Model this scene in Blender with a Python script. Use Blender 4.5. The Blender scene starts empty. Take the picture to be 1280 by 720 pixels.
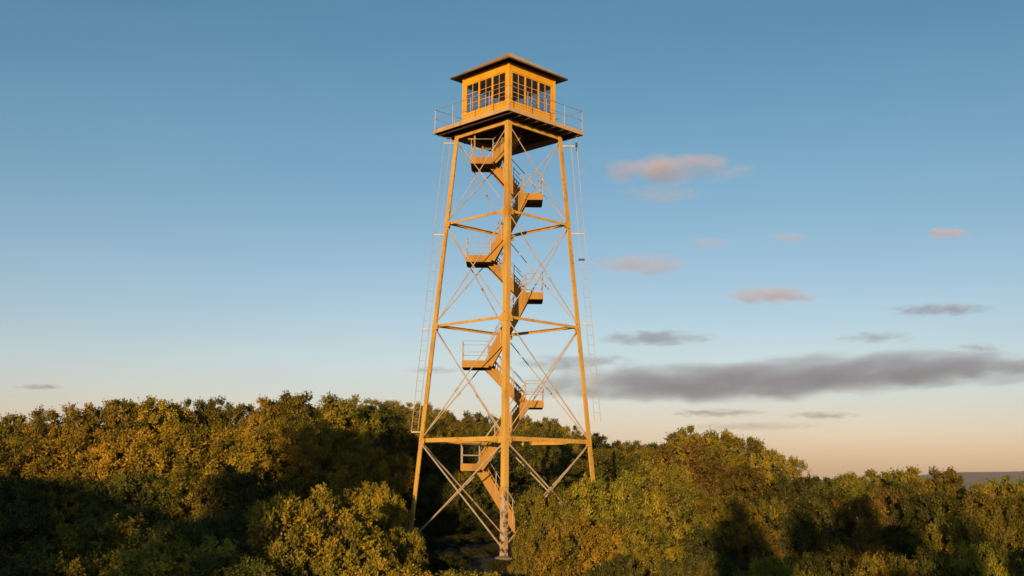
import bpy, math, random
import numpy as np
from mathutils import Vector, Matrix

random.seed(7)
RNG = np.random.default_rng(11)
sc = bpy.context.scene
COL = sc.collection

# ------------------------------------------------------------------ camera
F_PX, PITCH, ROLL, EYE = 1368.6, 0.172, 0.0094, 3.18
W_PX, H_PX = 1280, 720
TX, TY = -0.2356, 50.0            # tower axis

cam = bpy.data.cameras.new('camera')
cam_o = bpy.data.objects.new('camera', cam)
COL.objects.link(cam_o)
cam.sensor_width = 36.0
cam.lens = F_PX / W_PX * 36.0
cam.clip_start = 0.3
cam.clip_end = 60000
cam_o.matrix_world = (Matrix.Translation((0, 0, EYE))
                      @ Matrix.Rotation(math.pi / 2 + PITCH, 4, 'X')
                      @ Matrix.Rotation(ROLL, 4, 'Z'))
sc.camera = cam_o


def at(px, py, Y):
    """point in the world at depth Y seen at photo pixel (px, py)"""
    u, v = (px - 640) / F_PX, (360 - py) / F_PX
    cr, sr = math.cos(ROLL), math.sin(ROLL)
    u, v = u * cr - v * sr, u * sr + v * cr
    c, s = math.cos(PITCH), math.sin(PITCH)
    k = Y / (c - v * s)
    return Vector((u * k, Y, (s + v * c) * k + EYE))


# ------------------------------------------------------------------ objects
def tag(o, label=None, cat=None, group=None, kind=None):
    if label: o['label'] = label
    if cat: o['category'] = cat
    if group: o['group'] = group
    if kind: o['kind'] = kind
    return o


def empty(name, loc):
    o = bpy.data.objects.new(name, None)
    o.empty_display_size = 0.5
    o.location = loc
    COL.objects.link(o)
    return o


class MB:
    """collects pieces and links them as one mesh"""
    def __init__(self):
        self.v, self.f, self.m = [], [], []

    def add(self, vs, fs, mi=0):
        b = len(self.v)
        self.v += [tuple(x) for x in vs]
        self.f += [tuple(i + b for i in f) for f in fs]
        self.m += [mi] * len(fs)

    def box(self, lo, hi, mi=0, M=None):
        x0, y0, z0 = lo; x1, y1, z1 = hi
        vs = [Vector(p) for p in ((x0, y0, z0), (x1, y0, z0), (x1, y1, z0), (x0, y1, z0),
                                  (x0, y0, z1), (x1, y0, z1), (x1, y1, z1), (x0, y1, z1))]
        if M is not None: vs = [M @ p for p in vs]
        self.add(vs, [(0, 3, 2, 1), (4, 5, 6, 7), (0, 1, 5, 4), (1, 2, 6, 5), (2, 3, 7, 6), (3, 0, 4, 7)], mi)

    def bar(self, p, q, w, h, up=(0, 0, 1), mi=0, off=(0, 0)):
        """rectangular bar from p to q; w across, h along 'up'; off shifts the section"""
        p, q = Vector(p), Vector(q)
        d = (q - p).normalized()
        a = d.cross(Vector(up))
        if a.length < 1e-5: a = d.cross(Vector((1, 0, 0)))
        a.normalize(); b = a.cross(d).normalized()
        vs = []
        for e in (p, q):
            for sx, sy in ((-1, -1), (1, -1), (1, 1), (-1, 1)):
                vs.append(e + a * (sx * w / 2 + off[0]) + b * (sy * h / 2 + off[1]))
        self.add(vs, [(0, 1, 2, 3), (7, 6, 5, 4), (0, 4, 5, 1), (1, 5, 6, 2), (2, 6, 7, 3), (3, 7, 4, 0)], mi)

    def tube(self, pts, rad, n=8, mi=0):
        pts = [Vector(p) for p in pts]
        if not hasattr(rad, '__len__'): rad = [rad] * len(pts)
        vs, fs = [], []
        ref = None
        for i, p in enumerate(pts):
            d = (pts[min(i + 1, len(pts) - 1)] - pts[max(i - 1, 0)]).normalized()
            if ref is None:
                ref = d.cross(Vector((0.31, 0.17, 0.93)))
                if ref.length < 0.05: ref = d.cross(Vector((1, 0, 0)))
            a = (ref - d * ref.dot(d)).normalized(); ref = a
            b = d.cross(a)
            for k in range(n):
                t = 2 * math.pi * k / n
                vs.append(p + (a * math.cos(t) + b * math.sin(t)) * rad[i])
        for i in range(len(pts) - 1):
            for k in range(n):
                k2 = (k + 1) % n
                fs.append((i * n + k, i * n + k2, (i + 1) * n + k2, (i + 1) * n + k))
        fs.append(tuple(range(n - 1, -1, -1)))
        fs.append(tuple((len(pts) - 1) * n + k for k in range(n)))
        self.add(vs, fs, mi)

    def build(self, name, mats, parent=None, smooth=False, bevel=0):
        me = bpy.data.meshes.new(name)
        me.from_pydata(self.v, [], self.f)
        for m in (mats if isinstance(mats, (list, tuple)) else [mats]): me.materials.append(m)
        me.polygons.foreach_set('material_index', self.m)
        if smooth: me.polygons.foreach_set('use_smooth', [True] * len(self.f))
        me.update()
        o = bpy.data.objects.new(name, me)
        COL.objects.link(o)
        if parent: o.parent = parent
        if bevel:
            b = o.modifiers.new('bevel', 'BEVEL'); b.width = bevel; b.segments = 2
            b.limit_method = 'ANGLE'
        return o


# ------------------------------------------------------------------ materials
def mat(name):
    m = bpy.data.materials.new(name); m.use_nodes = True
    nt = m.node_tree; nt.nodes.clear()
    out = nt.nodes.new('ShaderNodeOutputMaterial')
    return m, nt, out


def N(nt, t, **kw):
    n = nt.nodes.new(t)
    for k, v in kw.items():
        if k.startswith('i_'):
            n.inputs[k[2:].replace('_', ' ')].default_value = v
        else: setattr(n, k, v)
    return n


def ramp(nt, stops):
    r = nt.nodes.new('ShaderNodeValToRGB')
    els = r.color_ramp.elements
    while len(els) < len(stops): els.new(0.5)
    for e, (p, c) in zip(els, stops):
        e.position = p; e.color = (*c, 1) if len(c) == 3 else c
    return r


def worn_paint(name, c1, c2, c3, rough=0.5, scale=2.0, metallic=0.0, rust=(0.16, 0.07, 0.03), rust_at=0.66, peel=0.0):
    """two close tones of paint, dull streaks and small rust spots"""
    m, nt, out = mat(name)
    tc = N(nt, 'ShaderNodeTexCoord')
    mp = N(nt, 'ShaderNodeMapping'); mp.inputs['Scale'].default_value = (1, 1, 0.3)
    nt.links.new(tc.outputs['Object'], mp.inputs['Vector'])
    n1 = N(nt, 'ShaderNodeTexNoise', i_Scale=scale, i_Detail=6.0, i_Roughness=0.65)
    nt.links.new(mp.outputs['Vector'], n1.inputs['Vector'])
    r1 = ramp(nt, [(0.3, c3), (0.46, c1), (0.7, c2)])
    nt.links.new(n1.outputs['Fac'], r1.inputs['Fac'])
    n2 = N(nt, 'ShaderNodeTexNoise', i_Scale=scale * 5, i_Detail=8.0, i_Roughness=0.7)
    nt.links.new(tc.outputs['Object'], n2.inputs['Vector'])
    r2 = ramp(nt, [(rust_at, (0, 0, 0)), (rust_at + 0.06, (1, 1, 1))])
    nt.links.new(n2.outputs['Fac'], r2.inputs['Fac'])
    mx = N(nt, 'ShaderNodeMix', data_type='RGBA')
    nt.links.new(r2.outputs['Color'], mx.inputs['Factor'])
    nt.links.new(r1.outputs['Color'], mx.inputs['A'])
    mx.inputs['B'].default_value = (*rust, 1)
    p = N(nt, 'ShaderNodeBsdfPrincipled', i_Roughness=rough, i_Metallic=metallic)
    p.inputs['Specular IOR Level'].default_value = 0.3
    res = mx.outputs['Result']
    if peel:     # paint gone from the foot: pale primer with dark scabs, ragged upper edge
        sx = N(nt, 'ShaderNodeSeparateXYZ'); nt.links.new(tc.outputs['Object'], sx.inputs[0])
        n3 = N(nt, 'ShaderNodeTexNoise', i_Scale=1.5, i_Detail=5.0); nt.links.new(tc.outputs['Object'], n3.inputs['Vector'])
        h1 = N(nt, 'ShaderNodeMath', operation='MULTIPLY_ADD'); nt.links.new(n3.outputs['Fac'], h1.inputs[0]); h1.inputs[1].default_value = 2.4; nt.links.new(sx.outputs['Z'], h1.inputs[2])
        h2 = N(nt, 'ShaderNodeMapRange'); nt.links.new(h1.outputs[0], h2.inputs['Value'])
        h2.inputs['From Min'].default_value = peel + 1.5; h2.inputs['From Max'].default_value = peel + .9
        n4 = N(nt, 'ShaderNodeTexNoise', i_Scale=5.5, i_Detail=4.0); nt.links.new(tc.outputs['Object'], n4.inputs['Vector'])
        r4 = ramp(nt, [(0.4, (0.07, 0.05, 0.035)), (0.45, (0.34, 0.25, 0.17)), (0.6, (0.46, 0.36, 0.26))])
        nt.links.new(n4.outputs['Fac'], r4.inputs['Fac'])
        mp2 = N(nt, 'ShaderNodeMix', data_type='RGBA'); nt.links.new(h2.outputs['Result'], mp2.inputs['Factor'])
        nt.links.new(res, mp2.inputs['A']); nt.links.new(r4.outputs['Color'], mp2.inputs['B'])
        res = mp2.outputs['Result']
    nt.links.new(res, p.inputs['Base Color'])
    nt.links.new(p.outputs['BSDF'], out.inputs['Surface'])
    return m


M_PAINT = worn_paint('ochre_paint', (0.50, 0.31, 0.06), (0.58, 0.38, 0.09), (0.30, 0.16, 0.035), 0.5, 1.6, rust_at=0.585)
M_LEGP = worn_paint('ochre_leg_paint', (0.50, 0.31, 0.06), (0.58, 0.38, 0.09), (0.32, 0.17, 0.035), 0.5, 1.6, rust_at=0.61, peel=2.7)
M_STAIR = worn_paint('stair_paint', (0.29, 0.145, 0.006), (0.34, 0.175, 0.009), (0.17, 0.08, 0.006), 0.55, 2.2, rust_at=0.62)
M_WALL = worn_paint('cabin_paint', (0.64, 0.335, 0.02), (0.69, 0.38, 0.03), (0.52, 0.26, 0.018), 0.55, 1.6, rust_at=0.74)
M_GALV = worn_paint('galvanised_steel', (0.46, 0.38, 0.28), (0.54, 0.46, 0.35), (0.34, 0.27, 0.19), 0.5, 3.0, metallic=0.1)
M_RAIL = worn_paint('pale_rail_steel', (0.32, 0.31, 0.31), (0.38, 0.365, 0.35), (0.25, 0.235, 0.22), 0.55, 3.0, metallic=0.2)
M_ROOF = worn_paint('roof_sheet', (0.3, 0.225, 0.15), (0.37, 0.28, 0.19), (0.22, 0.16, 0.11), 0.6, 1.5)
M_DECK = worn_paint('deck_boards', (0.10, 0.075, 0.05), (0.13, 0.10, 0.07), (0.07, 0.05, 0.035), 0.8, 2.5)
M_FASCIA = worn_paint('deck_fascia', (0.46, 0.32, 0.16), (0.52, 0.37, 0.19), (0.36, 0.25, 0.13), 0.6, 2.0)
M_CEIL = worn_paint('cabin_lining', (0.62, 0.42, 0.2), (0.68, 0.47, 0.24), (0.54, 0.35, 0.16), 0.7, 2.0)
M_DARK = worn_paint('dark_iron', (0.05, 0.045, 0.04), (0.07, 0.06, 0.05), (0.035, 0.03, 0.03), 0.55, 4.0)
M_CONC = worn_paint('concrete', (0.12, 0.11, 0.095), (0.16, 0.15, 0.13), (0.07, 0.065, 0.055), 0.9, 2.5, rust=(0.12, 0.12, 0.1))
M_BARK = worn_paint('bark', (0.06, 0.043, 0.03), (0.085, 0.06, 0.04), (0.035, 0.026, 0.019), 0.9, 5.0, rust=(0.2, 0.17, 0.13))


def glass_mat():
    m, nt, out = mat('window_glass')
    g = N(nt, 'ShaderNodeBsdfGlossy', i_Roughness=0.03); g.inputs['Color'].default_value = (0.9, 0.92, 0.95, 1)
    t = N(nt, 'ShaderNodeBsdfTransparent'); t.inputs['Color'].default_value = (0.82, 0.85, 0.86, 1)
    mx = N(nt, 'ShaderNodeMixShader')
    mx.inputs[0].default_value = 0.04; nt.links.new(t.outputs[0], mx.inputs[1]); nt.links.new(g.outputs[0], mx.inputs[2])
    nt.links.new(mx.outputs[0], out.inputs['Surface'])
    return m


M_GLASS = glass_mat()


def leaf_mat():
    m, nt, out = mat('leaves')
    oi = N(nt, 'ShaderNodeObjectInfo')
    ge = N(nt, 'ShaderNodeNewGeometry')
    tc = N(nt, 'ShaderNodeTexCoord')
    # tone of every leaf, and of each part of the crown
    n = N(nt, 'ShaderNodeTexNoise', i_Scale=1.1, i_Detail=2.0)
    nt.links.new(tc.outputs['Object'], n.inputs['Vector'])
    r = ramp(nt, [(0.0, (0.82, 0.86, 0.88)), (0.5, (1, 1, 1)), (0.85, (1.16, 1.12, 0.95)), (1.0, (1.35, 1.2, 0.9))])
    nt.links.new(ge.outputs['Random Per Island'], r.inputs['Fac'])
    r2 = ramp(nt, [(0.34, (0.5, 0.6, 0.62)), (0.5, (1, 1, 1)), (0.66, (1.5, 1.34, 1.0))])
    nt.links.new(n.outputs['Fac'], r2.inputs['Fac'])
    m1 = N(nt, 'ShaderNodeMix', data_type='RGBA', blend_type='MULTIPLY'); m1.inputs['Factor'].default_value = 1
    nt.links.new(oi.outputs['Color'], m1.inputs['A']); nt.links.new(r.outputs['Color'], m1.inputs['B'])
    m2 = N(nt, 'ShaderNodeMix', data_type='RGBA', blend_type='MULTIPLY'); m2.inputs['Factor'].default_value = 1
    nt.links.new(m1.outputs['Result'], m2.inputs['A']); nt.links.new(r2.outputs['Color'], m2.inputs['B'])
    d = N(nt, 'ShaderNodeBsdfDiffuse'); t = N(nt, 'ShaderNodeBsdfTranslucent')
    nt.links.new(m2.outputs['Result'], d.inputs['Color']); nt.links.new(m2.outputs['Result'], t.inputs['Color'])
    mx = N(nt, 'ShaderNodeMixShader'); mx.inputs[0].default_value = 0.15
    nt.links.new(d.outputs[0], mx.inputs[1]); nt.links.new(t.outputs[0], mx.inputs[2])
    g = N(nt, 'ShaderNodeBsdfGlossy', i_Roughness=0.5); g.inputs['Color'].default_value = (0.5, 0.5, 0.5, 1)
    mx2 = N(nt, 'ShaderNodeMixShader'); mx2.inputs[0].default_value = 0.03
    nt.links.new(mx.outputs[0], mx2.inputs[1]); nt.links.new(g.outputs[0], mx2.inputs[2])
    nt.links.new(mx2.outputs[0], out.inputs['Surface'])
    return m


M_LEAF = leaf_mat()


def ground_mat():
    m, nt, out = mat('leaf_litter')
    tc = N(nt, 'ShaderNodeTexCoord')
    n = N(nt, 'ShaderNodeTexNoise', i_Scale=0.9, i_Detail=10.0, i_Roughness=0.7)
    nt.links.new(tc.outputs['Object'], n.inputs['Vector'])
    r = ramp(nt, [(0.3, (0.014, 0.012, 0.008)), (0.5, (0.03, 0.024, 0.012)), (0.7, (0.026, 0.031, 0.011))])
    nt.links.new(n.outputs['Fac'], r.inputs['Fac'])
    p = N(nt, 'ShaderNodeBsdfPrincipled', i_Roughness=0.95)
    nt.links.new(r.outputs['Color'], p.inputs['Base Color'])
    b = N(nt, 'ShaderNodeBump', i_Strength=0.6, i_Distance=0.15)
    nt.links.new(n.outputs['Fac'], b.inputs['Height']); nt.links.new(b.outputs[0], p.inputs['Normal'])
    nt.links.new(p.outputs[0], out.inputs['Surface'])
    return m


M_GROUND = ground_mat()

# ------------------------------------------------------------------ where the trees stand
# (x of the crown, y of its top, distance, tree height, crown radius, tone)
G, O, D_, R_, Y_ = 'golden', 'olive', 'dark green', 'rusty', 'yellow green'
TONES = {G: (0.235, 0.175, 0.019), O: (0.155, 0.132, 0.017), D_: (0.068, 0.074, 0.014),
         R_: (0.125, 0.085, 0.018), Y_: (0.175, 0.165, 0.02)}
SPOTS = [
    # left mound, skyline
    (-60, 515, 62, 4.4, 2.9, O), (10, 514, 63, 4.4, 2.7, O), (62, 524, 66, 3.8, 2.3, D_), (105, 506, 62, 4.4, 2.6, O),
    (152, 495, 61, 4.6, 2.9, G), (205, 499, 62, 4.3, 2.6, G), (250, 496, 64, 4.5, 2.5, O), (300, 503, 64, 4.0, 2.6, O),
    (345, 496, 66, 4.4, 2.6, G), (388, 489, 67, 4.6, 2.8, O), (432, 495, 68, 4.3, 2.7, O), (468, 503, 72, 4.0, 2.5, D_),
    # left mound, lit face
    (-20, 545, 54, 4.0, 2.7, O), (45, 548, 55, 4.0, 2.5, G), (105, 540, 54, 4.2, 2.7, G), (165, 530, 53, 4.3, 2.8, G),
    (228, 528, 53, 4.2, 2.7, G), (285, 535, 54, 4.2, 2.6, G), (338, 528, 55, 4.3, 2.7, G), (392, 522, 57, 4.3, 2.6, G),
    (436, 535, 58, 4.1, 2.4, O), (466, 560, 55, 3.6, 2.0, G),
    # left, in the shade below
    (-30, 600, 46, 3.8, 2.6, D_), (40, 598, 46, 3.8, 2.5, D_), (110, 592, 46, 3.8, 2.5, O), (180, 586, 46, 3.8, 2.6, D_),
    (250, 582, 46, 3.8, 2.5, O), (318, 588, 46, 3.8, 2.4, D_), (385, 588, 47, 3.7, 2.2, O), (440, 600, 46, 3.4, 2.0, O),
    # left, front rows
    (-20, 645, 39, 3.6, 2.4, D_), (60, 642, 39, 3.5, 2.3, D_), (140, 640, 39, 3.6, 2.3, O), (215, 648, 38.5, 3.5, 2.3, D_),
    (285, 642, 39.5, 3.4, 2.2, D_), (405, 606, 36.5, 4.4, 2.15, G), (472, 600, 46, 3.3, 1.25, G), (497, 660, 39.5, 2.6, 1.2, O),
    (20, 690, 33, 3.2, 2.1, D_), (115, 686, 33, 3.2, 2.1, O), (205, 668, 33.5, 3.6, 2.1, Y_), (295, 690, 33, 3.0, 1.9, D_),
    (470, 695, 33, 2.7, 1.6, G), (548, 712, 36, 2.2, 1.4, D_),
    # behind the tower
    (505, 540, 74, 4.4, 2.7, D_), (555, 548, 72, 4.2, 2.6, D_), (600, 552, 70, 4.2, 2.5, D_), (648, 548, 72, 4.2, 2.5, D_),
    (700, 553, 70, 4.2, 2.6, D_), (748, 560, 72, 4.0, 2.6, O), (528, 590, 63, 3.8, 2.3, D_), (590, 600, 62, 3.6, 2.3, D_),
    (665, 596, 62, 3.6, 2.2, D_), (735, 598, 60, 3.6, 2.2, O),
    # ridge beyond the tower
    (440, 503, 112, 4.6, 3.1, O), (478, 499, 114, 4.8, 3.2, O), (512, 502, 116, 4.6, 3.0, G), (546, 508, 115, 4.6, 3.1, O),
    (580, 514, 114, 4.5, 3.0, O), (612, 517, 116, 4.6, 3.0, D_), (646, 518, 114, 4.6, 3.1, O), (680, 523, 113, 4.5, 3.0, O),
    (712, 531, 112, 4.5, 3.0, G), (745, 540, 112, 4.4, 3.0, O), (778, 549, 110, 4.4, 3.0, O), (812, 553, 110, 4.4, 3.0, D_),
    (500, 516, 100, 4.3, 2.9, O), (540, 521, 99, 4.3, 2.9, D_), (582, 527, 98, 4.3, 2.9, O), (625, 530, 98, 4.3, 2.9, O),
    (668, 534, 97, 4.3, 2.9, D_), (710, 541, 96, 4.3, 2.9, O), (752, 551, 95, 4.2, 2.8, D_), (795, 560, 94, 4.2, 2.8, O),
    # right of the tower: the big bushes by the right leg
    (684, 606, 42.5, 3.6, 1.6, O), (748, 588, 43, 4.1, 1.9, Y_), (814, 573, 43.5, 4.5, 2.1, Y_), (722, 640, 38.5, 3.4, 1.7, G),
    (795, 636, 39, 3.5, 1.9, Y_), (668, 672, 39.5, 2.4, 1.1, O),
    # right, the taller knoll
    (822, 549, 72, 4.2, 2.4, O), (858, 537, 70, 4.6, 2.4, R_), (893, 533, 69, 4.8, 2.5, O), (928, 544, 68, 4.5, 2.3, O),
    (962, 560, 66, 4.2, 2.2, O), (880, 565, 61, 4.0, 2.3, R_), (930, 578, 59, 3.9, 2.2, O), (972, 590, 58, 3.8, 2.0, D_),
    (845, 580, 60, 3.8, 2.2, O),
    # right, level row on the skyline
    (1002, 597, 66, 3.9, 2.4, D_), (1045, 597, 68, 3.8, 2.4, O), (1086, 586, 68, 4.0, 2.4, O), (1128, 581, 67, 4.2, 2.5, O),
    (1166, 584, 66, 4.0, 2.3, O), (1208, 607, 66, 3.2, 1.9, D_), (1250, 601, 62, 3.5, 2.0, O), (1290, 594, 63, 3.8, 2.4, Y_),
    # right, middle rows
    (900, 618, 50, 3.7, 2.2, O), (958, 622, 51, 3.6, 2.1, O), (1015, 616, 53, 3.7, 2.2, D_), (1072, 618, 53, 3.7, 2.2, R_),
    (1110, 606, 56, 3.8, 2.2, R_), (1165, 612, 54, 3.7, 2.3, D_), (1222, 614, 53, 3.7, 2.3, O), (1285, 616, 52, 3.7, 2.3, O),
    # right, front rows
    (880, 655, 43, 3.3, 1.9, D_), (945, 650, 44, 3.4, 1.9, O), (1008, 648, 44, 3.4, 2.0, D_), (1072, 648, 44.5, 3.4, 1.9, O),
    (1135, 652, 44, 3.3, 1.9, D_), (1190, 640, 43, 3.5, 1.9, Y_), (1250, 634, 43, 3.6, 2.0, O), (1310, 640, 43, 3.5, 2.0, D_),
    (770, 690, 34.5, 2.9, 1.5, D_), (850, 694, 34.5, 2.9, 1.6, D_), (905, 690, 36, 2.9, 1.5, D_), (966, 692, 34.5, 2.9, 1.5, Y_), (1035, 694, 35, 2.8, 1.6, D_),
    (1105, 690, 35, 2.9, 1.6, O), (1170, 684, 35.5, 3.0, 1.6, D_), (1235, 676, 35.5, 3.1, 1.6, Y_), (1300, 680, 35, 3.0, 1.7, O),
]
TREES = []           # x, y, ground z, height, radius, tone, px, py
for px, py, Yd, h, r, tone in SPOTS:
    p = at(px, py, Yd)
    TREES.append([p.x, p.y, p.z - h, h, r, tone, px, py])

# ------------------------------------------------------------------ the ground
ctrl = [(t[0], t[1], t[2]) for t in TREES]
for dx, dy in ((0, 0), (4.3, 0), (-4.3, 0), (0, 4.3), (0, -4.3), (2, -2), (-2, -2), (2, 2), (-2, 2), (-1, -7)):
    ctrl += [(TX + dx, TY + dy, 0.0)] * 2
for x in range(-30, 31, 10):
    ctrl += [(x, 26, -0.6), (x, 18, 0.0), (x, 8, 0.7), (x, -4, 1.2)]
for x in range(-90, 91, 15):
    ctrl += [(x, 150, 1.0), (x, 190, -10)]
for y in (30, 50, 70, 90, 110):
    ctrl += [(60 + y * .3, y, -3.0), (75 + y * .3, y, -5.0), (-45 - y * .3, y, 1.0), (-60 - y * .3, y, 0.0)]
CT = np.array(ctrl)


def ground_z(X, Yv):
    X = np.asarray(X, float); Yv = np.asarray(Yv, float)
    shp = X.shape
    x = X.ravel(); y = Yv.ravel()
    z = np.zeros_like(x)
    for i in range(0, len(x), 4000):
        dx = x[i:i + 4000, None] - CT[None, :, 0]; dy = y[i:i + 4000, None] - CT[None, :, 1]
        d2 = dx * dx + dy * dy
        s = 3.2 + 0.02 * np.abs(y[i:i + 4000, None])
        w = np.exp(-d2 / (2 * s * s)) + 1e-4 / (1 + (d2 / 100.) ** 2)
        z[i:i + 4000] = (w * CT[None, :, 2]).sum(1) / w.sum(1)
    # the country beyond the hilltop falls away to a plain
    R = np.hypot(x, y - 60)
    t = np.clip((R - 110) / 700., 0, 1); t = t * t * (3 - 2 * t)
    z = z * (1 - t) - 75 * t
    # unseen knoll behind the viewpoint, shaped to throw shade over the left foreground
    kx = np.exp(-(((x + 39) / 18.5) ** 6)); ky = np.exp(-((y + 34) / 13.) ** 2)
    rough = 0.9 * np.sin(x * 0.55 + 1) + 0.6 * np.sin(x * 1.27 + y * .4)
    z = np.maximum(z, z + kx * ky * (10.5 + .5 * rough - z))
    kx2 = 1 / (1 + np.exp(-(x + 2.5) / 0.9)) / (1 + np.exp((x - 30) / 3.))  # second unseen rise, added to darken the foot of the right foreground
    z = np.maximum(z, z + kx2 * ky * (6.6 + .8 * np.sin(x * .9) + .5 * np.sin(x * 2.1 + 1) - z))
    z += 0.12 * np.sin(x * 1.1) * np.sin(y * 0.9 + 1.3) * (1 - t)
    return z.reshape(shp)


def axis(lim, n, c, fine):
    u = np.linspace(-1, 1, n); k = math.asinh(lim / fine)
    return c + fine * np.sinh(u * k)


gx = axis(12400, 190, 0, 40); gy = axis(12400, 210, 55, 40)
GX, GY = np.meshgrid(gx, gy)
GZ = ground_z(GX, GY)
nx, ny = len(gx), len(gy)
me = bpy.data.meshes.new('ground')
me.vertices.add(nx * ny)
me.vertices.foreach_set('co', np.stack([GX, GY, GZ], -1).astype('f').ravel())
ii, jj = np.meshgrid(np.arange(nx - 1), np.arange(ny - 1))
a = (jj * nx + ii).ravel()
q = np.stack([a, a + 1, a + nx + 1, a + nx], -1).astype('i')
me.loops.add(q.size); me.loops.foreach_set('vertex_index', q.ravel())
me.polygons.add(len(q)); me.polygons.foreach_set('loop_start', np.arange(0, q.size, 4).astype('i'))
me.polygons.foreach_set('use_smooth', np.ones(len(q), bool))
me.materials.append(M_GROUND)
me.update(calc_edges=True); me.validate()
go = bpy.data.objects.new('ground', me); COL.objects.link(go)
tag(go, 'dark leaf strewn hilltop soil under the scrub trees', 'ground', kind='structure')

# ------------------------------------------------------------------ distant hills
hm, hnt, hout = mat('far_woodland')
hp = N(hnt, 'ShaderNodeBsdfPrincipled', i_Roughness=1.0); hp.inputs['Base Color'].default_value = (0.05, 0.055, 0.03, 1)
hn = N(hnt, 'ShaderNodeTexNoise', i_Scale=0.01, i_Detail=8.0); htc = N(hnt, 'ShaderNodeTexCoord')
hr = ramp(hnt, [(0.3, (0.03, 0.035, 0.02)), (0.7, (0.08, 0.075, 0.04))])
hnt.links.new(htc.outputs['Object'], hn.inputs['Vector']); hnt.links.new(hn.outputs['Fac'], hr.inputs['Fac'])
hnt.links.new(hr.outputs['Color'], hp.inputs['Base Color']); hnt.links.new(hp.outputs[0], hout.inputs['Surface'])
FAR = 9000.0
hx = np.linspace(-9000, 12000, 160); hd = np.linspace(-1500, 1500, 21)
HX, HD = np.meshgrid(hx, hd)
crest = 62 + 3 * np.sin(HX / 820 + .5) + 3 * np.sin(HX / 310) + 3 * np.sin(HX / 140 + 2)
crest = crest + 112
crest = crest * (0.52 + 0.48 / (1 + np.exp(-(HX - 3350) / 120)))
HZ = -78 + crest * np.clip(1 - (HD / 1500) ** 2, 0, 1) ** 0.8 - (np.abs(HD) > 1490) * 5
me = bpy.data.meshes.new('distant_hills')
me.from_pydata(np.stack([HX, HD + FAR, HZ], -1).reshape(-1, 3).tolist(), [],
               [(j * 160 + i, j * 160 + i + 1, (j + 1) * 160 + i + 1, (j + 1) * 160 + i) for j in range(20) for i in range(159)])
me.polygons.foreach_set('use_smooth', [True] * len(me.polygons)); me.materials.append(hm)
ho = bpy.data.objects.new('distant_hills', me); COL.objects.link(ho)
tag(ho, 'low hazy purple hills on the far right horizon', 'hills', kind='structure')


# ------------------------------------------------------------------ tree models
def leaf_mesh(name, P, Dv, L, Wd, rng, face):
    """P leaf roots, Dv unit directions, L lengths, Wd widths: one diamond face per leaf"""
    n = len(P)
    rv = face + rng.normal(0, .28, (n, 3)); sd = np.cross(Dv, rv); sd /= np.linalg.norm(sd, axis=1)[:, None] + 1e-9
    nm = np.cross(sd, Dv)
    mid = P + Dv * (L * 0.5)[:, None] + nm * (L * rng.uniform(-.12, .12, n))[:, None]
    V = np.stack([P, mid + sd * (Wd / 2)[:, None], P + Dv * L[:, None], mid - sd * (Wd / 2)[:, None]], 1).reshape(-1, 3)
    me = bpy.data.meshes.new(name)
    me.vertices.add(4 * n); me.vertices.foreach_set('co', V.astype('f').ravel())
    me.loops.add(4 * n); me.loops.foreach_set('vertex_index', np.arange(4 * n, dtype='i'))
    me.polygons.add(n); me.polygons.foreach_set('loop_start', np.arange(0, 4 * n, 4, dtype='i'))
    me.materials.append(M_LEAF)
    me.update(calc_edges=True)
    return me


def unit(v): return v / (np.linalg.norm(v, axis=-1, keepdims=True) + 1e-9)


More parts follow.
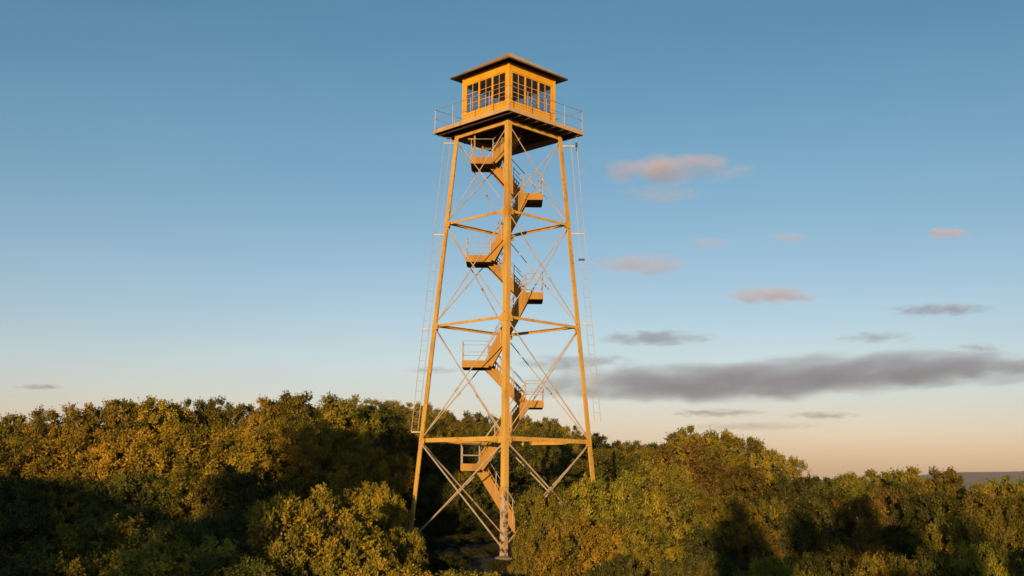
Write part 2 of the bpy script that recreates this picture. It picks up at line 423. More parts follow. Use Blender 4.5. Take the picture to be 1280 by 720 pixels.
def make_tree(seed, nclump=92, nsprig=42, nleaf=8, upright=0.5, lobes=5, leaf=0.13):
    """a tree of height 4, crown radius about 2.4; returns trunk mesh builder and crown mesh"""
    rng = np.random.default_rng(seed)
    H, R = 4.0, 2.4
    # lobes: a handful of limbs, each carrying its own sub-crown
    az = rng.uniform(0, 6.28) + np.arange(lobes) * 6.283 / lobes + rng.normal(0, .25, lobes)
    lobes += 3
    az = rng.uniform(0, 6.28) + np.arange(lobes) * 2.4 + rng.normal(0, .25, lobes)
    lr = rng.uniform(.42, .72, lobes) * R
    lc = np.stack([np.cos(az) * lr, np.sin(az) * lr, np.linspace(1.2, 2.75, lobes)[rng.permutation(lobes)] + rng.normal(0, .1, lobes)], -1)
    lc = np.vstack([lc, [[rng.normal(0, .25), rng.normal(0, .25), 2.75]], [[rng.normal(0, .4), rng.normal(0, .4), 1.7]]])
    lrad = np.concatenate([rng.uniform(.62, .98, lobes), [.95, 1.0]])
    cl, cn = [], []; tries_ = 0
    while len(cl) < nclump:
        k = rng.integers(len(lc))
        d = unit(rng.normal(size=3)); d[2] = d[2] * .9 + .12
        p = lc[k] + d * lrad[k] * rng.uniform(.66, 1.14) * np.array([1, 1, .92])
        if p[2] < .35 or p[2] > H - .25: continue
        inside = False
        for j in range(len(lc)):
            if j != k and np.linalg.norm(p - lc[j]) < lrad[j] * .55: inside = True
        if inside: continue
        tries_ += 1
        if cl and tries_ < 4000 and np.min(np.linalg.norm(np.array(cl) - p, axis=1)) < .62: continue
        cl.append(p); cn.append(unit(d + unit(p - np.array([0, 0, 1.6])) * .6))
    cl, cn = np.array(cl), np.array(cn)
    # sprigs: short shoots leaning outwards and up from each clump
    S = nclump * nsprig
    ci = np.repeat(np.arange(nclump), nsprig)
    csz = rng.uniform(.85, 1.45, nclump)[ci]
    sp = cl[ci] + rng.normal(0, .05, (S, 3)) * csz[:, None]
    sd = unit(cn[ci] * .55 + rng.normal(0, .55, (S, 3)) + np.array([0, 0, upright * .45]))
    sl = rng.uniform(.24, .46, S) * csz
    li = np.repeat(np.arange(S), nleaf)
    t = rng.uniform(.3, 1, S * nleaf)
    P = sp[li] + sd[li] * (sl[li] * t)[:, None] + rng.normal(0, .02, (S * nleaf, 3))
    Dv = unit(sd[li] * .4 + rng.normal(0, .6, (S * nleaf, 3)) + np.array([0, 0, .2]))
    L = rng.uniform(.65, 1.35, S * nleaf) * leaf * (1.15 - .35 * t)
    me = leaf_mesh('crown', P, Dv, L, L * rng.uniform(.45, .65, len(L)), rng,
                   unit(unit(P - cl[ci][li]) + cn[ci][li] * .15))
    # wood: trunk, limbs to each lobe, twigs to the clumps
    mb = MB()
    lean = rng.normal(0, .12, 2)
    fork = np.array([lean[0], lean[1], .75])
    mb.tube([(0, 0, -.35), (0, 0, 0), (lean[0] * .4, lean[1] * .4, .35), fork], [.2, .16, .13, .115], 9)
    for k in range(len(lc)):
        m1 = fork * .55 + lc[k] * .45 + rng.normal(0, .09, 3) + np.array([0, 0, -.08])
        tip = lc[k] + rng.normal(0, .05, 3)
        mb.tube([fork - np.array([0, 0, .06]), m1, tip], [.085, .055, .03], 6)
        for j in np.where(np.linalg.norm(cl - lc[k], axis=1) < lrad[k] * 1.15)[0][:22]:
            q = (m1 * .25 + tip * .75)
            mm = (q + cl[j]) / 2 + rng.normal(0, .06, 3)
            mb.tube([q, mm, cl[j]], [.024, .016, .008], 4)
    return mb, me


VARIANTS = []
for i, kw in enumerate([dict(upright=.8, lobes=5), dict(upright=1.1, lobes=6), dict(upright=.6, lobes=4),
                        dict(upright=.6, lobes=6, nclump=100), dict(upright=1.2, lobes=5, leaf=.115), dict(upright=.45, lobes=7, nclump=106),
                        dict(upright=.75, lobes=4, nsprig=40)]):
    mb, cm = make_tree(100 + i, **kw)
    tm = bpy.data.meshes.new('trunk'); tm.from_pydata(mb.v, [], mb.f); tm.materials.append(M_BARK)
    tm.polygons.foreach_set('use_smooth', [True] * len(mb.f)); tm.update()
    VARIANTS.append((tm, cm))

# fillers between the placed trees so the wood closes up
placed = [(t[0], t[1], t[4]) for t in TREES]
TXY = np.array([(t[0], t[1]) for t in TREES]); TTOP = np.array([t[2] + t[3] for t in TREES])
tries = 0; nfill = 0
frng = random.Random(5)
while nfill < 60 and tries < 9000:
    tries += 1
    y = frng.uniform(31, 106); px = frng.uniform(-60, 1340)
    x = (px - 640) / F_PX * y
    if 1165 < px < 1275 and y > 56: continue
    if abs(x - TX) + abs(y - TY) < 6.2: continue                       # inside the tower's legs
    if -5.5 < x < 1.6 and 36 < y < 62: continue                       # the gap in front of and behind them
    if any(math.hypot(x - a, y - b) < (1.9 if y < 75 else 2.6) for a, b, _ in placed): continue
    if px > 640 and y < 62: continue
    w = np.exp(-((TXY[:, 0] - x) ** 2 + (TXY[:, 1] - y) ** 2) / (2 * 3.5 ** 2))
    if w.sum() < .3: continue
    top = (w * TTOP).sum() / w.sum() - frng.uniform(.35, .9)
    gz = float(ground_z([x], [y])[0])
    h = max(2.2, min(4.2, top - gz))
    TREES.append([x, y, gz, h, frng.uniform(1.7, 2.4), frng.choice([O, O, D_, D_, G, Y_]), px, None])
    placed.append((x, y, 2)); nfill += 1

# words for each tree
def side(px):
    if px < 500: return 'left of the tower'
    if px < 660: return 'behind the tower' 
    if px < 850: return 'near the right leg'
    if px < 1000: return 'on the right knoll'
    return 'at the far right'


def row(y):
    if y < 37.5: return 'bottom row'
    if y < 48.5: return 'second row'
    if y < 58.5: return 'third row'
    if y < 76: return 'fourth row'
    if y < 104: return 'fifth row'
    return 'far ridge'


ORD = ['first', 'second', 'third', 'fourth', 'fifth', 'sixth', 'seventh', 'eighth', 'ninth', 'tenth', 'eleventh', 'twelfth']
bykey = {}
for i, t in enumerate(TREES):
    sh = 'tall' if t[3] > 4.15 else ('low' if t[3] < 3.2 else 'rounded')
    bykey.setdefault((t[5], sh, row(t[1]), side(t[6])), []).append(i)
LABEL = {}
for (tone, sh, rw, sd), ids in bykey.items():
    ids.sort(key=lambda i: TREES[i][6])
    for k, i in enumerate(ids):
        base = f'{sh} {tone} tree in the {rw} {sd}'
        if len(ids) > 1:
            o_ = 'leftmost' if k == 0 else ('rightmost' if k == len(ids) - 1 else ORD[min(k, 11)] + ' from left')
            base = (f'{o_} {sh} {tone} tree in the {rw} {sd}' if 'from' not in o_
                    else f'{o_}: {sh} {tone} tree in the {rw} {sd}')
        LABEL[i] = base

LABEL_BY_HAND = {}
for i, t in enumerate(TREES):
    if t[7] == 606 and t[6] == 405:
        LABEL_BY_HAND[i] = 'bright golden bush with upright sprigs, in front of the shade left of the tower'
    if (t[6], t[7]) == (814, 573):
        LABEL_BY_HAND[i] = 'big yellow green bush hiding the foot of the right leg, its tallest crown'
    if (t[6], t[7]) == (893, 533):
        LABEL_BY_HAND[i] = 'tall olive tree forming the peak of the knoll right of the tower'
    if (t[6], t[7]) == (388, 489):
        LABEL_BY_HAND[i] = 'olive tree forming the highest point of the left mound skyline'

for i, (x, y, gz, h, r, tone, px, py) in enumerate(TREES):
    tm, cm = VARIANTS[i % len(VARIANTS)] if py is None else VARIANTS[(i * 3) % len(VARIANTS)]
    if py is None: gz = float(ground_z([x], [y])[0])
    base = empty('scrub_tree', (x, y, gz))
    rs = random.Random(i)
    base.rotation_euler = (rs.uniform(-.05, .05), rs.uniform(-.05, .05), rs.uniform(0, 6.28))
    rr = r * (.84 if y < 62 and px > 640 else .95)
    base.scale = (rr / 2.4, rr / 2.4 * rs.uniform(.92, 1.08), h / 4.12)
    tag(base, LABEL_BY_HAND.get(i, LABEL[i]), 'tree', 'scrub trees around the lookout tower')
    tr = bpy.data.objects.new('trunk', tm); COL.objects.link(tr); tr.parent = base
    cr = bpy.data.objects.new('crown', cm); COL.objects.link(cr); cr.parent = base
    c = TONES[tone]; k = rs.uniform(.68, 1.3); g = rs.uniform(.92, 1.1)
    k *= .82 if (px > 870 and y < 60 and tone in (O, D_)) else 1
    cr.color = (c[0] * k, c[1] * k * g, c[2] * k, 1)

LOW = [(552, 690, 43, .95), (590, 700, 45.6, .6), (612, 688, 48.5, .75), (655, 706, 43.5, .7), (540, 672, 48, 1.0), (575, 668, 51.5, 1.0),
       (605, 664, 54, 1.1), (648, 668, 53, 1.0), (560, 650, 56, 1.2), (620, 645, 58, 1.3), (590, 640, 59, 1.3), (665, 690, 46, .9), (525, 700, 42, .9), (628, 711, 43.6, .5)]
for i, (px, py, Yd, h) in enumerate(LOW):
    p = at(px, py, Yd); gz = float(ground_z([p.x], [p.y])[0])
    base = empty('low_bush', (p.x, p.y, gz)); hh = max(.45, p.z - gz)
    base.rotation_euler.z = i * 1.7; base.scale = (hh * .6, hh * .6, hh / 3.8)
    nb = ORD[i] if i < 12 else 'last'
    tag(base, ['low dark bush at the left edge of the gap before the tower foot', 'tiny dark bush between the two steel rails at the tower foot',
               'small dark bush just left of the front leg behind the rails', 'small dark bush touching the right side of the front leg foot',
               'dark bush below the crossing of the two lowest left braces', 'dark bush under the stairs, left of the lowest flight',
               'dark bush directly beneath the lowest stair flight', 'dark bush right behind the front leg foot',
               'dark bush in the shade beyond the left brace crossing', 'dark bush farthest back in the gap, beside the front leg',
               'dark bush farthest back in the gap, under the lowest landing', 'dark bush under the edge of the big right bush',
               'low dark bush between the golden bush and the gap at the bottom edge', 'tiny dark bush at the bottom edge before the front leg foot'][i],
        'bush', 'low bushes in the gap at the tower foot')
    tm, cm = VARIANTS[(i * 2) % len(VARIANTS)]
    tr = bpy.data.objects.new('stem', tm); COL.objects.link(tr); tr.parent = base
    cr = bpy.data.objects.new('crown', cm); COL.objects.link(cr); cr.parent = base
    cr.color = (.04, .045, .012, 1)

# unseen trees and bushes added behind the viewpoint to throw shade into the scene
SHADE = [(-20.6, -30, 15.8, 2.6, 'tallest unseen tree added for shade on the knoll behind the viewpoint'),
         (-23.4, -36, 15.0, 2.2, 'broad unseen tree added for shade left of the tallest one behind the viewpoint'),
         (-18.9, -25, 15.0, 1.7, 'slim unseen tree added for shade right of the tallest one behind the viewpoint'),
         (-2.4, -30, 9.5, .95, 'small round unseen tree added for shade straight behind the viewpoint'),
         (3.4, -28, 10.4, 1.0, 'upright unseen tree added for shade right of the small ones behind the viewpoint')]
for k_ in range(15):  # unseen bushes added to dapple the right foreground with shade
    SHADE.append((-3.2 + k_ * 1.45 + frng.uniform(-.4, .4), frng.uniform(-37, -25), frng.choice([7.6, 8.2, 8.8, 9.3, 8.5]), frng.uniform(.6, .95),
                  'small unseen bush added for shade on the low rise straight behind the viewpoint'))
for i, (x, y, h, r, lab) in enumerate(SHADE):
    gz = float(ground_z([x], [y])[0]); h = h - gz
    base = empty('added_shade_caster', (x, y, gz))
    base.scale = (r / 2.4, r / 2.4, h / 3.95); base.rotation_euler.z = i * 2.1
    tag(base, lab, 'tree' if 'tree' in lab else 'bush', 'unseen trees added for shade behind the viewpoint' if 'tree' in lab else 'unseen bushes added for shade on the rise behind the viewpoint')
    tm, cm = VARIANTS[i % len(VARIANTS)]
    tr = bpy.data.objects.new('trunk', tm); COL.objects.link(tr); tr.parent = base
    cr = bpy.data.objects.new('crown', cm); COL.objects.link(cr); cr.parent = base
    cr.color = (*TONES[D_], 1)

# ------------------------------------------------------------------ the lookout tower
T = empty('lookout_tower', (TX, TY, 0))
tag(T, 'tall steel lookout tower with square cabin, zigzag stairs and four splayed yellow legs', 'lookout tower')
Z_RING = [14.90, 10.06, 4.83]
Z_TOP, Z_DECK = 19.22, 19.42
def rad(z): return 4.258 - 0.0948 * z
DIR = {'front': Vector((0, -1, 0)), 'right': Vector((1, 0, 0)), 'back': Vector((0, 1, 0)), 'left': Vector((-1, 0, 0))}
def corner(d, z, inset=0.0):
    return DIR[d] * (rad(z) - inset) + Vector((0, 0, z))
Q45 = Matrix.Rotation(math.pi / 4, 4, 'Z')
LOOP = ['front', 'right', 'back', 'left']

# legs: steel angles, the corner outwards
for d in LOOP:
    i = LOOP.index(d)
    n1 = (DIR[LOOP[(i + 1) % 4]] - DIR[d]).normalized(); n2 = (DIR[LOOP[(i - 1) % 4]] - DIR[d]).normalized()
    b, th = 0.235, 0.045
    mb = MB()
    prof = [(0, 0), (b, 0), (b, th), (th, th), (th, b), (0, b)]
    vs = []
    for z in (0.06, Z_TOP):
        c = corner(d, z, -0.10)
        vs += [c + n1 * p + n2 * q_ for p, q_ in prof]
    fs = [tuple((k, (k + 1) % 6, 6 + (k + 1) % 6, 6 + k)) for k in range(6)] + [(0, 5, 4, 3, 2, 1), (6, 7, 8, 9, 10, 11)]
    mb.add(vs, fs)
    lo = mb.build('leg', M_LEGP if d == 'front' else M_PAINT, T)
    # splice and gusset plates with bolts, a plate of its own at each ring
    for z in Z_RING:
        g = MB()
        c = corner(d, z, -0.104)
        for n, o_ in ((n1, n2), (n2, n1)):
            ax = (corner(d, z + 1) - corner(d, z)).normalized()
            p0 = c + n * 0.02 + ax * -0.2 - o_ * 0.006; 
            w = n * 0.36
            outn = -o_
            q4 = [p0, p0 + w, p0 + w * 1.0 + ax * 0.22, p0 + ax * 0.4 + n * 0.2, p0 + ax * 0.4]
            vs = q4 + [v_ + outn * 0.014 for v_ in q4]
            g.add(vs, [(0, 1, 2, 3, 4), (9, 8, 7, 6, 5)] + [(k, 5 + k, 5 + (k + 1) % 5, (k + 1) % 5) for k in range(5)])
            for bx, bz in ((.06, .06), (.2, .06), (.06, .2), (.2, .2), (.06, .33), (.3, .1)):
                bp = p0 + n * bx + ax * bz + outn * 0.014
                g.tube([bp, bp + outn * 0.018], 0.016, 6)
        g.build('gusset_plate', M_PAINT, lo)

# horizontal struts
for zi, z in enumerate(Z_RING):
    w, h = [(0.11, 0.12), (0.11, 0.12), (0.16, 0.19)][zi]
    for i in range(4):
        a_, b_ = LOOP[i], LOOP[(i + 1) % 4]
        p, q_ = corner(a_, z, .08), corner(b_, z, .08)
        dd = (q_ - p).normalized()
        mb = MB()
        t = 0.022
        outn = Vector((p.x + q_.x, p.y + q_.y, 0)).normalized()
        mb.bar(p + dd * .05, q_ - dd * .05, t, h, mi=0)
        mb.bar(p + dd * .05 - outn * (w / 2 + t / 2 + .0005) + Vector((0, 0, h / 2 - t / 2)), q_ - dd * .05 - outn * (w / 2 + t / 2 + .0005) + Vector((0, 0, h / 2 - t / 2)), w, t)
        mb.build('strut', M_PAINT, T)

# diagonal bracing, two crossed rods on every face of every tier
LEV = [0.25, Z_RING[2], Z_RING[1], Z_RING[0], Z_TOP - .15]
for k in range(4):
    rr = [0.045, 0.027, 0.024, 0.021][k]
    for i in range(4):
        a_, b_ = LOOP[i], LOOP[(i + 1) % 4]
        outn = (DIR[a_] + DIR[b_]).normalized()
        for s, (u_, v_) in enumerate(((a_, b_), (b_, a_))):
            off = outn * (0.03 + (s - .5) * 2 * (rr + .004))
            p = corner(u_, LEV[k] + .12, .04) + off; q_ = corner(v_, LEV[k + 1] - .12, .04) + off
            mb = MB()
            if k == 0: mb.bar(p, q_, 0.05, 0.05, up=outn)
            else: mb.tube([p, q_], rr, 6)
            # turnbuckle
            c = p.lerp(q_, .42); dd = (q_ - p).normalized()
            if k > 0: mb.tube([c - dd * .16, c - dd * .12, c + dd * .12, c + dd * .16], [rr, rr * 1.9, rr * 1.9, rr], 6)
            mb.build('brace_rod', M_GALV, T)

# deck: frame beams, plate, fascia and joists
a_deck = 3.54 / math.sqrt(2)
top = 19.42
al = rad(Z_TOP) / math.sqrt(2)
mb = MB()
for s in (-1, 1):
    mb.box((-al - .02, s * al - .05, top - .42), (al + .02, s * al + .05, top - .225), 0, Q45)
    mb.box((s * al - .05, -al + .052, top - .418), (s * al + .05, al - .052, top - .227), 0, Q45)
mb.build('deck_beam', M_PAINT, T)
mb = MB()
hatch = (-.75, .35)   # stair opening is cut between these boards
mb.box((-a_deck + .03, -a_deck + .03, top - .06), (a_deck - .03, a_deck - .03, top), 0, Q45)
for k in range(9):
    x = -a_deck + .25 + k * (2 * a_deck - .5) / 8
    mb.box((x - .03, -a_deck + .032, top - .222), (x + .03, a_deck - .032, top - .063), 0, Q45)
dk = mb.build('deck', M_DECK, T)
mb = MB()
e = a_deck
for s in (-1, 1):
    mb.box((-e, s * e - .03, top - .17), (e, s * e + .03, top + .02), 0, Q45)
    mb.box((s * e - .03, -e + .033, top - .168), (s * e + .03, e - .033, top + .018), 0, Q45)
mb.build('fascia_board', M_FASCIA, dk)

# deck railing
mb = MB()
er = a_deck - .03
for zz, r_ in ((1.0, .016), (.55, .011), (.12, .009)):
    pts = [Q45 @ Vector((sx * er, sy * er, top + .02 + zz)) for sx, sy in ((-1, -1), (1, -1), (1, 1), (-1, 1), (-1, -1))]
    for k in range(4): mb.tube([pts[k], pts[k + 1]], r_, 6)
rl = mb.build('deck_railing', M_RAIL, T)
for k in range(4):
    mb = MB()
    A = [(-1, -1), (1, -1), (1, 1), (-1, 1)]
    p0, p1 = Vector((*A[k], 0)) * er, Vector((*A[(k + 1) % 4], 0)) * er
    for j in range(4):
        mb = MB()
        c = Q45 @ (p0.lerp(p1, j / 4.) + Vector((0, 0, top)))
        mb.tube([c - Vector((0, 0, .1)), c + Vector((0, 0, 1.03))], .015 if j else .02, 6)
        mb.build('railing_post', M_RAIL, rl)

# cabin
ac = 2.187 / math.sqrt(2)
zf = top + .02
H_LOW, H_WIN, H_WALL = .76, 1.44, 2.62
t = .07
mb = MB()
for r4 in range(4):
    M = Q45 @ Matrix.Rotation(r4 * math.pi / 2, 4, 'Z')
    x0, x1 = (-ac, ac) if r4 % 2 == 0 else (-ac + t + .002, ac - t - .002)
    mb.box((x0, -ac, zf), (x1, -ac + t, zf + H_LOW), 0, M)
    mb.box((x0, -ac, zf + H_LOW + H_WIN), (x1, -ac + t, zf + H_WALL), 0, M)
    for s in (-1, 1):
        xa, xb = sorted((s * (ac - .2), s * max(abs(x0), abs(x1))))
        mb.box((xa, -ac, zf + H_LOW + .0005), (xb, -ac + t, zf + H_LOW + H_WIN - .0005), 0, M)
cab = mb.build('cabin', M_WALL, T)
for r4 in range(4):
    M = Q45 @ Matrix.Rotation(r4 * math.pi / 2, 4, 'Z')
    tb = MB()
    tb.box((-ac - .02, -ac - .025, zf + H_LOW - .06), (ac + .02, -ac - .002, zf + H_LOW + .0), 0, M)
    tb.build('sill_trim', M_WALL, cab)
    tb = MB()
    tb.box((-ac + .18, -ac - .022, zf + H_LOW + H_WIN), (ac - .18, -ac - .002, zf + H_LOW + H_WIN + .05), 0, M)
    tb.build('lintel_trim', M_WALL, cab)
    cp = MB(); cp.box((-ac - .03, -ac - .03, zf + .002), (-ac + .06, -ac - .003, zf + H_WALL - .02), 0, M)
    cp.box((-ac - .03, -ac - .003, zf + .002), (-ac - .003, -ac + .06, zf + H_WALL - .02), 0, M)
    cp.build('corner_board', M_WALL, cab)
    wspan = 2 * (ac - .2); ww = wspan / 3
    for k in range(3):
        w0 = -ac + .2 + k * ww
        z0, z1 = zf + H_LOW, zf + H_LOW + H_WIN
        wb = MB(); f = .045
        ya, yb = -ac + .005, -ac + .05
        wb.box((w0 + .001, ya, z0 + .001), (w0 + f, yb, z1 - .001), 0, M); wb.box((w0 + ww - f, ya, z0 + .001), (w0 + ww - .001, yb, z1 - .001), 0, M)
        wb.box((w0 + f, ya, z0 + .001), (w0 + ww - f, yb, z0 + f), 0, M); wb.box((w0 + f, ya, z1 - f), (w0 + ww - f, yb, z1 - .001), 0, M)
        for m_ in (1,):
            xm = w0 + ww * m_ / 2; wb.box((xm - .012, ya + .008, z0 + f), (xm + .012, yb - .008, z1 - f), 0, M)
        for m_ in (1, 2):
            zm = z0 + H_WIN * m_ / 3.
            for s_ in range(2):
                xl = w0 + f if s_ == 0 else w0 + ww / 2 + .012; xr = w0 + ww - f if s_ == 1 else w0 + ww / 2 - .012
                wb.box((xl, ya + .01, zm - .012), (xr, yb - .01, zm + .012), 0, M)
        wo = wb.build('window', M_WALL, cab)
        pb = MB(); pb.box((w0 + f + .001, ya + .02, z0 + f + .001), (w0 + ww - f - .001, ya + .024, z1 - f - .001), 0, M)
        if True:
            b0 = len(wo.data.polygons)
            wo.data.materials.append(M_GLASS)
            wb.add(pb.v, pb.f, 1)
            md = bpy.data.meshes.new('window'); md.from_pydata(wb.v, [], wb.f)
            md.materials.append(M_WALL); md.materials.append(M_GLASS)
            md.polygons.foreach_set('material_index', wb.m); md.update(); wo.data = md
# ceiling, bench and chart table show through the panes
mb = MB()
mb.box((-ac + t + .004, -ac + t + .004, zf + H_WALL - .1), (ac - t - .004, ac - t - .004, zf + H_WALL - .06), 0, Q45)
mb.build('cabin_ceiling', M_CEIL, cab)
mb = MB()
mb.box((-.4, -.4, zf + .82), (.4, .4, zf + .87), 0, Q45)
for sx in (-1, 1):
    for sy in (-1, 1): mb.box((sx * .34 - .03, sy * .34 - .03, zf + .001), (sx * .34 + .03, sy * .34 + .03, zf + .818), 0, Q45)
mb.tube([(0, 0, zf + .871), (0, 0, zf + 1.12)], [.16, .12], 12)
mb.build('chart_table', M_CEIL, cab)

# roof: low hipped sheet with overhang
ar = 2.80 / math.sqrt(2)
ze = zf + 2.58
apex = at(636.7, 67.6, TY).z
rb = MB()
rise = apex - ze
lo_ = [Q45 @ Vector((sx * ar, sy * ar, ze)) for sx, sy in ((-1, -1), (1, -1), (1, 1), (-1, 1))]
up_ = [p + Vector((0, 0, .05)) for p in lo_]
tip = .12
tp = [Q45 @ Vector((sx * tip, sy * tip, apex)) for sx, sy in ((-1, -1), (1, -1), (1, 1), (-1, 1))]
bt = [p - Vector((0, 0, .07)) for p in tp]
vs = lo_ + up_ + tp + bt
fs = []
for k in range(4):
    k2 = (k + 1) % 4
    fs += [(k, k2, 4 + k2, 4 + k), (4 + k, 4 + k2, 8 + k2, 8 + k), (k2, k, 12 + k, 12 + k2)]
fs += [(8, 9, 10, 11), (15, 14, 13, 12)]
rb.add(vs, fs)
# standing seams
for r4 in range(4):
    M = Q45 @ Matrix.Rotation(r4 * math.pi / 2, 4, 'Z')
    for k in range(-4, 5):
        x = k * ar / 4.6
        s1 = max(abs(x) * 1.0, tip)
        y0, y1 = -ar, -s1
        if abs(y0 - y1) < .15: continue
        zl = lambda yy: ze + .05 + (rise - .05) * (ar + yy) / (ar - tip)
        rb.bar(M @ Vector((x, y0, zl(y0) + .012)), M @ Vector((x, y1, zl(y1) + .012)), .022, .03)
roof = rb.build('roof', M_ROOF, cab)
fb = MB()
for r4 in range(4):
    M = Q45 @ Matrix.Rotation(r4 * math.pi / 2, 4, 'Z')
    fb.box((-ar - .012, -ar - .03, ze - .025), (ar + .012, -ar - .003, ze + .04), 0, M)
fb.build('eave_board', M_DECK, cab)

# stairs: landings left and right of the axis, a steep flight between each pair
def rel(px, py, Y=TY): return at(px, py, Y) - Vector((TX, TY, 0))
LAND = [(589.5, 617, 207.5), (654, 677.5, 252), (583.5, 614, 328.5), (656, 678, 374.5), (578.5, 611, 458.5), (656, 678.5, 508), (577, 600, 586)]
HW = 0.60      # half depth of the stair in the view direction
lands = []
for k, (xa, xb, yb) in enumerate(LAND):
    p0, p1 = rel(xa, yb), rel(xb, yb)
    z = (p0.z + p1.z) / 2 + .1
    lands.append((p0.x, p1.x, z))
    mb = MB()
    x0, x1 = p0.x, p1.x
    dp = HW + .12
    mb.box((x0 + .02, -dp + .02, z - .05), (x1 - .02, dp - .02, z - .005))
    for s in (-1, 1):
        mb.box((x0, s * dp - .02, z - .2), (x1, s * dp + .02, z + .12))
    mb.box((x0 - .02, -dp + .021, z - .16), (x0 + .02, dp - .021, z + .1)); mb.box((x1 - .02, -dp + .021, z - .16), (x1 + .02, dp - .021, z + .0))
    mb.box((x0 + .3, -dp + .021, z - .15), (x0 + .34, dp - .021, z - .052))
    lo_o = mb.build('landing', M_STAIR, T)
    hb = MB()
    left = k % 2 == 0
    xo = x0 if left else x1
    corners_ = [(xo, -dp), (xo, dp)]
    xi = x1 - .02 if left else x0 + .02
    for zz in (.5, 1.0):
        hb.tube([(xi, -dp, z + zz), (xo, -dp, z + zz), (xo, dp, z + zz), (xi, dp, z + zz)], .013, 6)
    for cx_, cy_ in [(xo, -dp), (xo, dp), (xi, -dp), (xi, dp), (xo, 0)]:
        hb.tube([(cx_, cy_, z), (cx_, cy_, z + 1.02)], .015, 6)
    hb.build('landing_rail', M_RAIL, lo_o)

def flight(p, q_, width_y, n, y0):
    """p lower end, q upper end (x, z); y0 centre in depth"""
    mb = MB()
    for s in (-1, 1):
        yy = y0 + s * width_y
        mb.bar((p[0], yy, p[1]), (q_[0], yy, q_[1]), 0.05, .42)
    fo = mb.build('stair_flight', M_STAIR, T)
    tb = MB()
    for k in range(1, n):
        f_ = k / n
        x = p[0] + (q_[0] - p[0]) * f_; z = p[1] + (q_[1] - p[1]) * f_ + .03
        tb.box((x - .14, y0 - width_y + .027, z - .03), (x + .14, y0 + width_y - .027, z + .015))
    tb.build('tread', M_STAIR, fo)
    hb = MB()
    for s in (-1, 1):
        yy = y0 + s * (width_y + .03)
        for zz, r_ in ((1.0, .014), (.55, .010)):
            hb.tube([(p[0], yy, p[1] + zz), (q_[0], yy, q_[1] + zz)], r_, 6)
        for k in range(4):
            f_ = k / 3.; x = p[0] + (q_[0] - p[0]) * f_; z = p[1] + (q_[1] - p[1]) * f_
            hb.tube([(x, yy, z - .08), (x, yy, z + 1.01)], .018, 6)
    hb.build('handrail', M_RAIL, fo)
    for s in (-1, 1):
        bb = MB()
        yy = y0 + s * (width_y + .03)
        for k in range(1, 2 * n):
            f_ = k / (2. * n); x = p[0] + (q_[0] - p[0]) * f_; z = p[1] + (q_[1] - p[1]) * f_
            bb.bar((x, yy, z + .05), (x, yy, z + .55), .03, .03, up=(0, 1, 0))
        bb.bar((p[0], yy, p[1] + .55), (q_[0], yy, q_[1] + .55), .034, .04)
        bb.build('baluster_panel', M_STAIR, fo)

yl = .34
for k in range(6):
    a_, b_ = lands[k], lands[k + 1]
    if k % 2 == 0:  # upper landing left, lower right
        flight((b_[0] + .04, b_[2] - .06), (a_[1] - .03, a_[2] - .06), .33, max(6, int((a_[2] - b_[2]) / .21)), yl)
    else:
        flight((b_[1] - .03, b_[2] - .06), (a_[0] + .03, a_[2] - .06), .33, max(6, int((a_[2] - b_[2]) / .21)), -yl)
# bottom flight to the ground and the top flight to the deck hatch
a_ = lands[6]
flight((a_[1] + 2.25, .05), (a_[1] - .03, a_[2] - .06), .33, 11, yl)
a_ = lands[0]
flight((a_[1] - .03, a_[2] - .02), (a_[1] + 1.25, top - .25), .33, 9, -yl)
# hangers that tie the stairs to the deck
for hx, hy in ((a_[0] + .5, .62), (a_[0] + .15, -.62), (a_[1] + .3, .7)):
    mb = MB(); mb.bar((hx, hy, a_[2] + .1), (hx, hy, top - .22), .07, .07); mb.build('stair_hanger', M_STAIR, T)
mb = MB(); p = rel(590, 172); mb.box((p.x - .18, -.3, p.z - .2), (p.x + .16, .05, p.z + .2)); mb.box((p.x - .14, -.2, p.z + .2), (p.x - .08, -.1, top - .22))
mb.build('junction_box', M_STAIR, T, bevel=.02)

# cable ladders outside the left and right legs
for (xa, ya, xb, yb, wpx, legx) in ((556, 172, 514, 540, 8, 526), (720.5, 176, 751, 528, -7.5, 735)):
    mb = MB()
    p0, p1 = rel(xa, ya), rel(xb, yb)
    w = Vector((wpx / 27.4, 0, 0))
    mb.tube([p0, p1], .014, 6); mb.tube([p0 + w, p1 + w], .014, 6)
    n = 30
    for k in range(n + 1):
        c = p0.lerp(p1, k / n); mb.tube([c, c + w], .009, 5)
    for f_ in (.02, .34, .66, 1.0):
        c = p0.lerp(p1, f_)
        s = 1 if wpx > 0 else -1
        lx = -s * rad(c.z)
        mb.bar(c, Vector((lx, 0, c.z)), .03, .05)
    mb.build('cable_ladder', M_RAIL, T)
# small bracket lamp and dark box part way down the right ladder
mb = MB(); p = rel(727, 324.5); mb.box((p.x - .14, -.06, p.z - .045), (p.x + .14, .05, p.z + .04)); mb.build('cable_clamp', M_DARK, T, bevel=.01)

# concrete footings
for d in LOOP:
    c = corner(d, 0)
    mb = MB(); mb.box((c.x - .34, c.y - .34, -.5), (c.x + .34, c.y + .34, .02))
    mb.box((c.x - .24, c.y - .24, .0205), (c.x + .24, c.y + .24, .062))
    mb.build('footing', M_CONC, T, bevel=.02)

